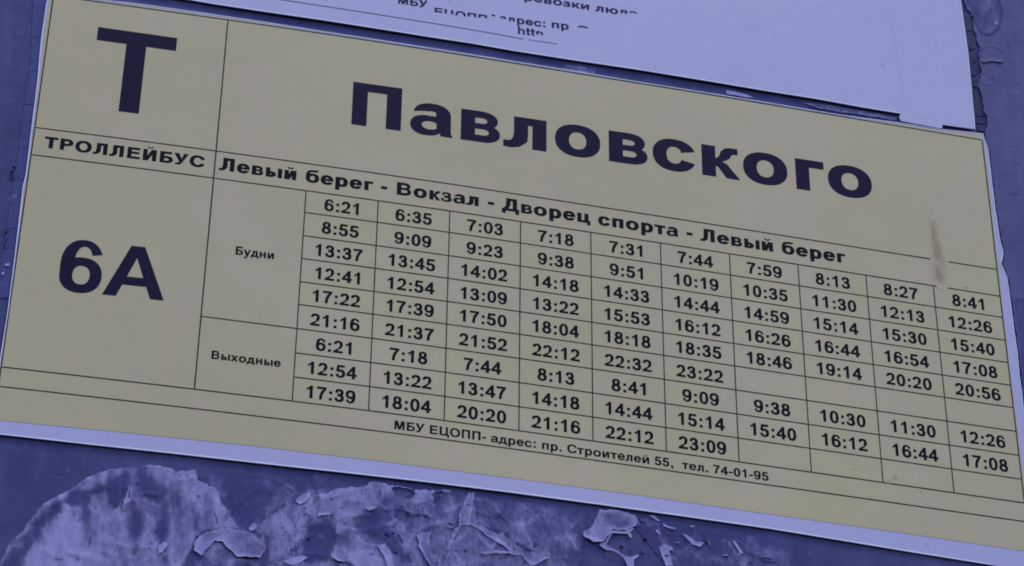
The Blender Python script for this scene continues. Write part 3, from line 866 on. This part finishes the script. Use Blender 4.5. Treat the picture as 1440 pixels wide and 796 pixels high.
# loose crumbs and chipped specks: too many and too small to count
def specks(name, label, spots, mat, hh, seed, size, cov, aspect=(1.5, 4.0)):
    R = random.Random(seed)
    verts, faces, att = [], [], []
    for (poly_, cnt) in spots:
        xs = [p[0] for p in poly_]; ys = [p[1] for p in poly_]
        k = 0
        while k < cnt:
            x, y = R.uniform(min(xs), max(xs)), R.uniform(min(ys), max(ys))
            if not inside_many(np.array([[x, y]]), poly_)[0]:
                continue
            k += 1
            L = R.uniform(*size) * (1.0 if R.random() < .8 else 1.8)
            w = L / R.uniform(*aspect)
            a = math.radians(R.choice([R.gauss(12, 22), R.gauss(100, 18)]))
            m_ = R.randint(7, 10)
            c0 = len(verts)
            top_ = hh + R.uniform(0.0, 0.5)
            cv = R.uniform(*cov)
            cx, cz = px(x, y)
            verts.append((cx, -(top_ + R.uniform(0, .25)) * MM, cz)); att.append(cv)
            for i in range(m_):
                t = 2 * math.pi * i / m_
                q = (math.cos(t) * L * R.uniform(.6, 1.1), math.sin(t) * w * R.uniform(.5, 1.2))
                p = px(x + q[0] * math.cos(a) - q[1] * math.sin(a), y + q[0] * math.sin(a) + q[1] * math.cos(a))
                verts.append((p[0], -(top_ + R.uniform(-.12, .2)) * MM, p[1])); att.append(cv)
            for i in range(m_):
                verts.append((verts[c0 + 1 + i][0], -(hh - 0.35) * MM, verts[c0 + 1 + i][2])); att.append(cv)
            for i in range(m_):
                j = (i + 1) % m_
                faces.append((c0, c0 + 1 + i, c0 + 1 + j))
                faces.append((c0 + 1 + j, c0 + 1 + i, c0 + 1 + m_ + i, c0 + 1 + m_ + j))
    o = mesh_obj(name, verts, faces, mat, None, False, att)
    o["kind"] = "stuff"
    o["label"] = label
    o["category"] = "paper crumbs" if mat is M_RES else "dark specks"
    return o
DOME = [(20, 790), (60, 716), (110, 690), (180, 664), (240, 668), (290, 690), (330, 740), (270, 760), (255, 795)]
MIDR = [(345, 790), (370, 725), (440, 690), (520, 684), (600, 690), (615, 725), (575, 730), (560, 792)]
RID = [(600, 790), (650, 700), (705, 705), (725, 750), (770, 775), (740, 795)]
RGT = [(835, 765), (850, 722), (920, 730), (990, 760), (1060, 765), (1090, 792), (940, 795)]
WLL = [(0, 625), (300, 660), (420, 672), (400, 700), (320, 690), (230, 650), (100, 680), (0, 760)]
specks("paper_crumbs", "loose crumbs of torn pale paper clinging below the timetable", [(DOME, 14), (MIDR, 26), (RID, 14), (RGT, 16)], M_RES, 0.62, 5, (0.8, 3.6), (0.35, 1.1), (2.0, 6.0))
specks("dark_specks", "small dark chips and pits between the torn paper", [(DOME, 8), (MIDR, 14), (RID, 9), (RGT, 6), ([(172, 688), (187, 688), (181, 722), (170, 722)], 9), ([(198, 693), (221, 695), (221, 698), (198, 697)], 5), ([(12, 232), (20, 232), (20, 256), (10, 256)], 5), ([(4, 322), (14, 322), (12, 350), (2, 350)], 6)], M_BASE, 0.55, 9, (1.0, 4.2), (0, 0), (3.0, 7.0))

# ================================================================== tape strip at the left of the timetable
tape = thing("tape_strip", "cracked strip of painted-over tape along the left edge of the timetable", "tape", (px(40, 90)[0], 0, px(40, 90)[1]))
tl = [(52, -60), (46, 0), (45, 40), (43.5, 70), (42, 90), (39, 112), (35, 140), (32, 160), (29, 185), (26, 208), (22, 240), (17, 270), (13, 292), (9, 320), (5, 350), (-1, 385), (-6, 420)]
tr = lambda y: 72 - (y + 0) * 0.134
cuts_y = [-60, 52, 86.5, 100.5, 147.5, 171.5, 209, 254, 287, 322, 350, 420]
def tx(y):
    for (xa, ya), (xb, yb) in zip(tl, tl[1:]):
        if ya <= y <= yb:
            return xa + (xb - xa) * (y - ya) / (yb - ya)
    return tl[-1][0]
for i, (ya, yb) in enumerate(zip(cuts_y, cuts_y[1:])):
    ya2, yb2 = ya + 0.35, yb - 0.35
    ys = np.linspace(ya2, yb2, max(2, int((yb - ya) / 10)))
    p = [(tx(y), y + 0.8) for y in ys] + [(tr(y), y - 0.8) for y in ys[::-1]]
    p = refine([px(*q) for q in p], 0.0015, 0.00012, 50 + i)
    slab("tape_piece", p, M_TAPE, lambda x, z, i=i: (0.34 + 0.03 * (i % 3)) * MM + .03 * MM * noise.noise(Vector((x * 200, z * 200, i))), 0.6 * MM, tape, grid=0.003)

# flecks of paper beside the tape
scrap([(6, 373), (13, 371), (13, 376), (8, 376)], "paper_fleck", "upper tiny fleck left of the timetable beside the tape", 0.9, .2, .5, 0.0002, cover=.9, seed=60, grid=.0006, group="flecks beside the tape")
scrap([(2, 384), (6, 384), (5, 389), (2, 388)], "paper_fleck", "lower tiny fleck left of the timetable beside the tape", 0.9, .2, .5, 0.0002, cover=.8, seed=61, grid=.0006, group="flecks beside the tape")
# old glue in the gap between the two sheets
scrap([(1019.5, 129), (1030, 130), (1046, 134), (1060, 139.5), (1045, 138.5), (1021, 134)], "paper_fleck", "bright paper fleck in the dark gap between notice and timetable", 0.9, .2, .5, 0.00015, cover=1.3, seed=62, grid=.0006, group="glue and paper in the gap between the sheets")
scrap([(1130, 146), (1160, 149), (1200, 156), (1262, 167), (1258, 170), (1200, 161), (1150, 153.5)], "glue_streak", "pale glue streak at the right end of the gap between the sheets", 0.5, .2, .5, 0.0003, cover=.35, seed=63, grid=.0009, cat="glue streak", group="glue and paper in the gap between the sheets")
scrap([(795, 91.5), (838, 98), (835, 105), (792, 100)], "glue_streak", "pale glue patch in the middle of the gap between the sheets", 0.45, .2, .5, 0.0003, cover=.3, seed=64, grid=.0009, cat="glue streak", group="glue and paper in the gap between the sheets")

# ================================================================== the notice above
nloc = px(800, -40)
notice = thing("notice_sheet", "white paper notice with faded torn-off print, above the timetable", "notice", (nloc[0], -1.0 * MM, nloc[1]))
low = [(-60, -45), (100, -22), (256, 1.5), (300, 9), (360, 18.3), (450, 31.5), (540, 45.5), (600, 55), (660, 64), (720, 74.5), (800, 87), (900, 102), (1000, 118.5), (1080, 132), (1150, 143), (1210, 154), (1264.8, 163), (1263, 167.5),
       (1265, 173), (1290, 178), (1323, 184), (1323.8, 178.5), (1345, 181.5), (1369.5, 185)]
rgt = [(1368.5, 170), (1367, 156.5), (1363.5, 115), (1359.7, 76.6), (1354, 35), (1349, 0), (1335, -90)]
npoly = refine([px(*q) for q in low + rgt + [(1300, -420), (-20, -420)]], 0.003, 0.00008, 70)
slab("notice_paper", npoly, M_NOTICE, notice_h, 0.5 * MM, notice, grid=0.005)
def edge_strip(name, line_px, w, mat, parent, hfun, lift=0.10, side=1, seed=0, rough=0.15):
    """a pale strip added along the edge of a sheet to draw its bright rim"""
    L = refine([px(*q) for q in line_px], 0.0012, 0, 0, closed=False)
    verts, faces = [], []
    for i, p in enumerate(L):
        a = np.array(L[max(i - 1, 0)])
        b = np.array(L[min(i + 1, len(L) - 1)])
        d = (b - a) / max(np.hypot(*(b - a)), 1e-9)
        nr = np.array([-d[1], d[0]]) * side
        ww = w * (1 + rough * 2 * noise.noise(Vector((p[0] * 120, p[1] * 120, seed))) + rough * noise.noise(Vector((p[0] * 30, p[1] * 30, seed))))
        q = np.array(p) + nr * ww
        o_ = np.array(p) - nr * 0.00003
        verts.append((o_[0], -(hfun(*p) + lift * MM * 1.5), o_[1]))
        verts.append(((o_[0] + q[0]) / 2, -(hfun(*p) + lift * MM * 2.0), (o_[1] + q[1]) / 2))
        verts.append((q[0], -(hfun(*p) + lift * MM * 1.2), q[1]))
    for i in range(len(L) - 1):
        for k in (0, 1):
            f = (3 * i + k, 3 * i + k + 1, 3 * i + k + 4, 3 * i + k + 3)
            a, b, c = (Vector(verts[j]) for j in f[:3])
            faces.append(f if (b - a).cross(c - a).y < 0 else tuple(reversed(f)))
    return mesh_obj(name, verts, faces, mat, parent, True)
edge_strip("pale_rim", low[:17], 0.0006, M_EDGE, notice, notice_h, side=1, seed=1)
edge_strip("pale_rim", low[-1:] + rgt, 0.0005, M_EDGE, notice, notice_h, side=1, seed=2)

def npx_map(p0, p1):
    """print on the notice: a frame whose x runs from traced point p0 to p1"""
    a, b = np.array(px(*p0)), np.array(px(*p1))
    ex = (b - a)
    L = np.hypot(*ex)
    ez = np.array([-ex[1], ex[0]]) / L
    return (lambda u, v: tuple(a + ex * u - ez * v)), L
def notice_text(text, p0, p1, caph, cuts=None, s=150):
    mf, L = npx_map(p0, p1)
    lettering("faded_lettering", text, 0, 1, 0, 0, caph, notice, M_FADED, s=s, b=122, lift=0.12, hfun=notice_h, mapf=mf, cuts=cuts)
hcap = 0.0043
notice_text("перевозки люде", (722, 1), (895, 27.5), hcap, cuts={0: 'gone', 12: 190, 13: 370})
notice_text("МБУ", (559, 8), (600, 14.5), hcap)
notice_text("ЕЦОПП", (610, 24), (684, 35), hcap, cuts={0: 300, 1: 330, 2: 300, 3: 360, 4: 420})
notice_text("-", (690, 28), (695, 29), hcap)
notice_text("адрес:", (702, 33), (766, 41.5), hcap, cuts={0: 320, 1: 180})
notice_text("пр", (775, 42), (799, 45), hcap)
notice_text("С", (811, 49), (827, 51), hcap, cuts={0: 560})
notice_text("http", (727.5, 50.5), (763, 55.5), hcap, cuts={3: 230, 2: 60})
def ruled(name, pts, w, parent, mat, hfun, lift, isuv=True):
    L = refine([on(*q) for q in pts] if isuv else [px(*q) for q in pts], 0.0025, 0, 0, closed=False)
    if isuv:    # follow the ruling's own sag
        (ua, va), (ub, vb) = pts[0], pts[-1]
        n_ = max(2, int(math.hypot((ub - ua) * S, (vb - va) * S * ASP) / 0.0025))
        L = [on(ua + (ub - ua) * i / n_, va + (vb - va) * i / n_) for i in range(n_ + 1)]
    verts, faces = [], []
    for i, p in enumerate(L):
        a = np.array(L[max(i - 1, 0)])
        b = np.array(L[min(i + 1, len(L) - 1)])
        d = (b - a) / max(np.hypot(*(b - a)), 1e-9)
        nr = np.array([-d[1], d[0]])
        ww = w * (0.5 + 0.10 * noise.noise(Vector((p[0] * 500, p[1] * 500, 2.0))))
        for sg in (-1, 1):
            q = np.array(p) + nr * ww * sg
            verts.append((q[0], -(hfun(*p) + lift * MM), q[1]))
    for i in range(len(L) - 1):
        f = (2 * i, 2 * i + 1, 2 * i + 3, 2 * i + 2)
        a, b, c = (Vector(verts[j]) for j in f[:3])
        faces.append(f if (b - a).cross(c - a).y < 0 else tuple(reversed(f)))
    return mesh_obj(name, verts, faces, mat, parent)
ruled("ruled_line", [(300, -12), (376, 0), (500, 19), (630, 39.5), (700, 51.5), (735, 58)], 0.00030, notice, M_FADED, notice_h, 0.12, False)
ruled("ruled_line", [(742, 59), (770, 63), (783, 65)], 0.00025, notice, M_FADED, notice_h, 0.12, False)
# shallow fold in the notice, drawn as a slightly darker flat strip
fold = [(1248, 20), (1252, 40), (1257, 62), (1262, 95), (1268, 130), (1270, 150)]
ruled("fold_crease", fold, 0.0005, notice, paper_material("fold_tone", (0.66, 0.55, 0.765), (0.60, 0.49, 0.70), 0.6), notice_h, 0.05, False)

# ================================================================== the timetable
tloc = on(0.31, 0.25)
table = thing("timetable_sheet", "yellow printed trolleybus timetable 6А on white paper, pasted on the wall", "timetable", (tloc[0], -1.4 * MM, tloc[1]))
top = [(66.5, -7), (115, -1.5), (200, 8.2), (280, 19.5), (360, 31.5), (450, 46), (540, 60), (630, 74), (720, 88.5), (800, 101), (900, 118), (1000, 134), (1080, 147), (1180, 164), (1263, 175), (1323, 184.5), (1360, 188), (1381.5, 190.5)]
right = [(1385, 202), (1388, 213), (1391.4, 240), (1394.7, 268), (1398, 295), (1401.3, 315), (1404.7, 338), (1409.5, 356), (1409, 364), (1406.5, 373), (1410.5, 381), (1415, 391.5), (1419.7, 424.8), (1424.7, 464.8), (1429.7, 498),
         (1432.3, 530), (1436, 556.7), (1440, 597), (1449, 680), (1457, 760), (1462, 808)]
bottom = [(1390.8, 796), (1300, 781.5), (1190, 763.5), (1080, 745.6), (960, 728.5), (840, 712), (720, 696), (600, 681), (480, 667), (360, 653.7), (240, 640), (120, 627), (0, 613.6), (-20, 611.5)]
left = [(-10, 560), (0, 504.8), (10, 441.5), (20, 365), (31.6, 265), (35.5, 250), (43.3, 186.5), (52, 117.6), (57, 60), (65, 5)]
tpoly = refine([px(*q) for q in top + right[:-1] + [(1462, 807.5)] + bottom + left], 0.003, 0.00006, 80)
slab("paper_backing", tpoly, M_WHITE, sheet_h, 0.55 * MM, table, grid=0.003)
# printed yellow field
ftop = [(x, y + 2.2) for x, y in top[1:-1]]
yright = [(1379.5, 192.8), (1384.2, 214), (1388.5, 250), (1390.3, 268), (1395, 310), (1399, 345), (1403.5, 380), (1407.5, 418), (1410, 448), (1415, 481), (1417.7, 512), (1421.2, 544), (1425.5, 576), (1430.8, 609), (1434.2, 642), (1438, 676), (1441.5, 712), (1449, 776)]
ybot = [(1440, 777), (1260, 750), (1080, 724.9), (900, 699), (720, 675.4), (540, 652), (360, 630), (180, 611), (0, 593.5), (-12, 592)]
yleft = [(-8, 560), (2, 504.8), (12.5, 441.5), (23, 365), (34.2, 265), (38, 250), (45.8, 186.5), (55, 117.6), (60.5, 60), (68.5, 5), (69.5, -4)]
ypoly = refine([px(*q) for q in ftop + yright + ybot + yleft], 0.003, 0.00002, 90)
slab("printed_field", ypoly, M_YEL, lambda x, z: sheet_h(x, z) + 0.10 * MM, 0.08 * MM, table, grid=0.003)
edge_strip("pale_rim", [(x, y) for x, y in bottom], 0.00062, M_EDGE, table, sheet_h, side=-1, seed=5)
edge_strip("pale_rim", left, 0.00045, M_EDGE, table, sheet_h, side=-1, seed=6)
edge_strip("pale_rim", top, 0.00040, M_EDGE, table, sheet_h, side=-1, seed=7)
edge_strip("pale_rim", right[:-1], 0.00040, M_EDGE, table, sheet_h, side=-1, seed=8)

RV = [0, .10750, .22179, .33252, .44400, .55223, .66619, .77903, .89029, 1.0]
UD, UF, VT, VH, VB = -0.12686, -0.37275, -0.8280, -0.1366, 1.0861
LW = 0.00056
def rule(a, b, w=1.0):
    ruled("ruled_line", [a, b], LW * w, table, M_LINE, sheet_h, 0.16)
rule((UF, VT), (1.0, VT))
rule((UF, VH), (1.0, VH)); rule((UF, 0.0), (1.0, 0.0))
rule((UF, 1.0), (1.0, 1.0)); rule((UF, VB), (1.004, VB))
rule((UF, VT), (UF, VB + .03)); rule((UD, VT), (UD, 1.0)); rule((1.0, VT), (1.0, 1.0))
for i in range(10):
    rule((i / 10, 0), (i / 10, 1.0), 0.85)
for j in range(1, 9):
    rule((UD if j == 6 else 0, RV[j]), (1.0, RV[j]), 0.95)

TIMES = """6:21 6:35 7:03 7:18 7:31 7:44 7:59 8:13 8:27 8:41
8:55 9:09 9:23 9:38 9:51 10:19 10:35 11:30 12:13 12:26
13:37 13:45 14:02 14:18 14:33 14:44 14:59 15:14 15:30 15:40
12:41 12:54 13:09 13:22 15:53 16:12 16:26 16:44 16:54 17:08
17:22 17:39 17:50 18:04 18:18 18:35 18:46 19:14 20:20 20:56
21:16 21:37 21:52 22:12 22:32 23:22
6:21 7:18 7:44 8:13 8:41 9:09 9:38 10:30 11:30 12:26
12:54 13:22 13:47 14:18 14:44 15:14 15:40 16:12 16:44 17:08
17:39 18:04 20:20 21:16 22:12 23:09""".split("\n")
EMK = 0.0640 / 2430
for j, row in enumerate(TIMES):
    rh = RV[j + 1] - RV[j]
    for i, tm in enumerate(row.split()):
        vb = RV[j] + rh * 0.79
        lettering("departure_time", tm, i / 10, (i + 1) / 10, vb, vb, 0.0575, table, M_INK, s=152, b=126, anchor='centre', em=EMK)

def t_text(name, text, pl, pr, ptop, mat, s=143, b=118, caps=716, track=0):
    """traced ink ends of the baseline (pl, pr) and a traced cap-height point above pl"""
    (u0, v0), (u1, v1) = uv(*pl), uv(*pr)
    cap = v0 - uv(*ptop)[1]
    return lettering(name, text, u0, u1, v0, v1, cap, table, mat, s=s, b=b, track=track)
t_text("stop_letter", "Т", (123.5, 153), (237, 168.5), (135.5, 40), M_INK_BIG)
t_text("stop_name", "Павловского", (493, 177.5), (1226.5, 284), (495.3, 117.7), M_INK_BIG, s=174, b=138)
t_text("route_number", "6А", (79.5, 410), (229.8, 424.8), (87, 338), M_INK_BIG, s=146)
t_text("vehicle_heading", "ТРОЛЛЕЙБУС", (61, 210), (287, 238.5), (63.5, 194.3), M_INK, s=182, b=142)
t_text("route_heading", "Левый берег - Вокзал - Дворец спорта - Левый берег", (307, 241.3), (1188, 372.3), (308.5, 223.5), M_INK, s=182, b=142)
t_text("day_heading", "Будни", (330.5, 359.8), (384.5, 366.8), (331.5, 348.3), M_INK, s=158, b=130)
t_text("day_heading", "Выходные", (296.5, 506.4), (394, 518.5), (297.3, 494.8), M_INK, s=158, b=130)
t_text("address_line", "МБУ ЕЦОПП- адрес: пр. Строителей 55,  тел. 74-01-95", (553.6, 606), (1080, 678.5), (555, 594), M_INK, s=152, b=124)

# crumpled glue smear that hides a bit of two rules
sm = [(1303, 292), (1311, 290), (1317, 310), (1321, 338), (1330, 356), (1333, 370), (1331, 385), (1330, 400), (1333, 410), (1321, 413), (1312, 400), (1308, 375), (1307, 345), (1304, 315)]
so = refine(smooth_poly([px(*q) for q in sm], 2), 0.0010, 0.0003, 95)
def smear_h(pts):
    d = dist_many(pts, so)
    L = [px(*q) for q in [(1312, 308), (1315, 340), (1319, 365), (1325, 405)]]
    dl = dist_many(pts, L, False)
    base = np.array([sheet_h(a, b) for a, b in pts])
    wr = np.array([noise.fractal(Vector((a * 380, b * 200, 4.0)), 1.0, 2.0, 3) for a, b in pts])
    return base + 0.168 * MM + np.clip(d / 0.0035, 0, 1) ** 1.5 * (0.10 * MM * (1 + 1.3 * wr)) + 0.14 * MM * np.exp(-(dl / 0.0010) ** 2) * np.clip(d / .001, 0, 1)
smear_h.vec = True
def smear_c(pts):
    d = dist_many(pts, so)
    L = [px(*q) for q in [(1309, 318), (1311, 345), (1315, 372), (1322, 392)]]
    W = [px(*q) for q in [(1309.5, 309), (1310, 311)]]
    W2 = [px(*q) for q in [(1321, 405), (1328, 407)]]
    dl = dist_many(pts, L, False)
    nz = np.array([noise.fractal(Vector((a * 220, b * 140, 14.0)), 1.0, 2.0, 3) for a, b in pts])
    c = 0.5 - (0.50 + 0.25 * nz) * np.exp(-(dl / 0.0040) ** 2) * np.clip(d / .0016, 0, 1) - 0.12 * nz * np.clip(d / .0015, 0, 1)
    c = c + 0.5 * np.exp(-(dist_many(pts, W, False) / 0.0008) ** 2) + 0.3 * np.exp(-(dist_many(pts, W2, False) / 0.0012) ** 2)
    return np.clip(c, 0, 1)
slab("glue_smear", so, M_SMEAR2, smear_h, 0.02 * MM, table, grid=0.0008, cover=smear_c)
for q, r in (((1257, 673), 3.2), ((1248, 680), 2.0), ((1357, 407), 1.0)):
    c = px(*q)
    o_ = [(c[0] + r * 0.00028 * (1 + .3 * math.sin(3 * a + r)) * math.cos(a), c[1] + r * 0.00045 * math.sin(a)) for a in np.linspace(0, 2 * math.pi, 15)[:-1]]
    slab("dirt_spot", o_, M_SMEAR if r > 1.5 else M_INK, lambda x, z: sheet_h(x, z) + 0.19 * MM, 0.02 * MM, table, grid=0.001)
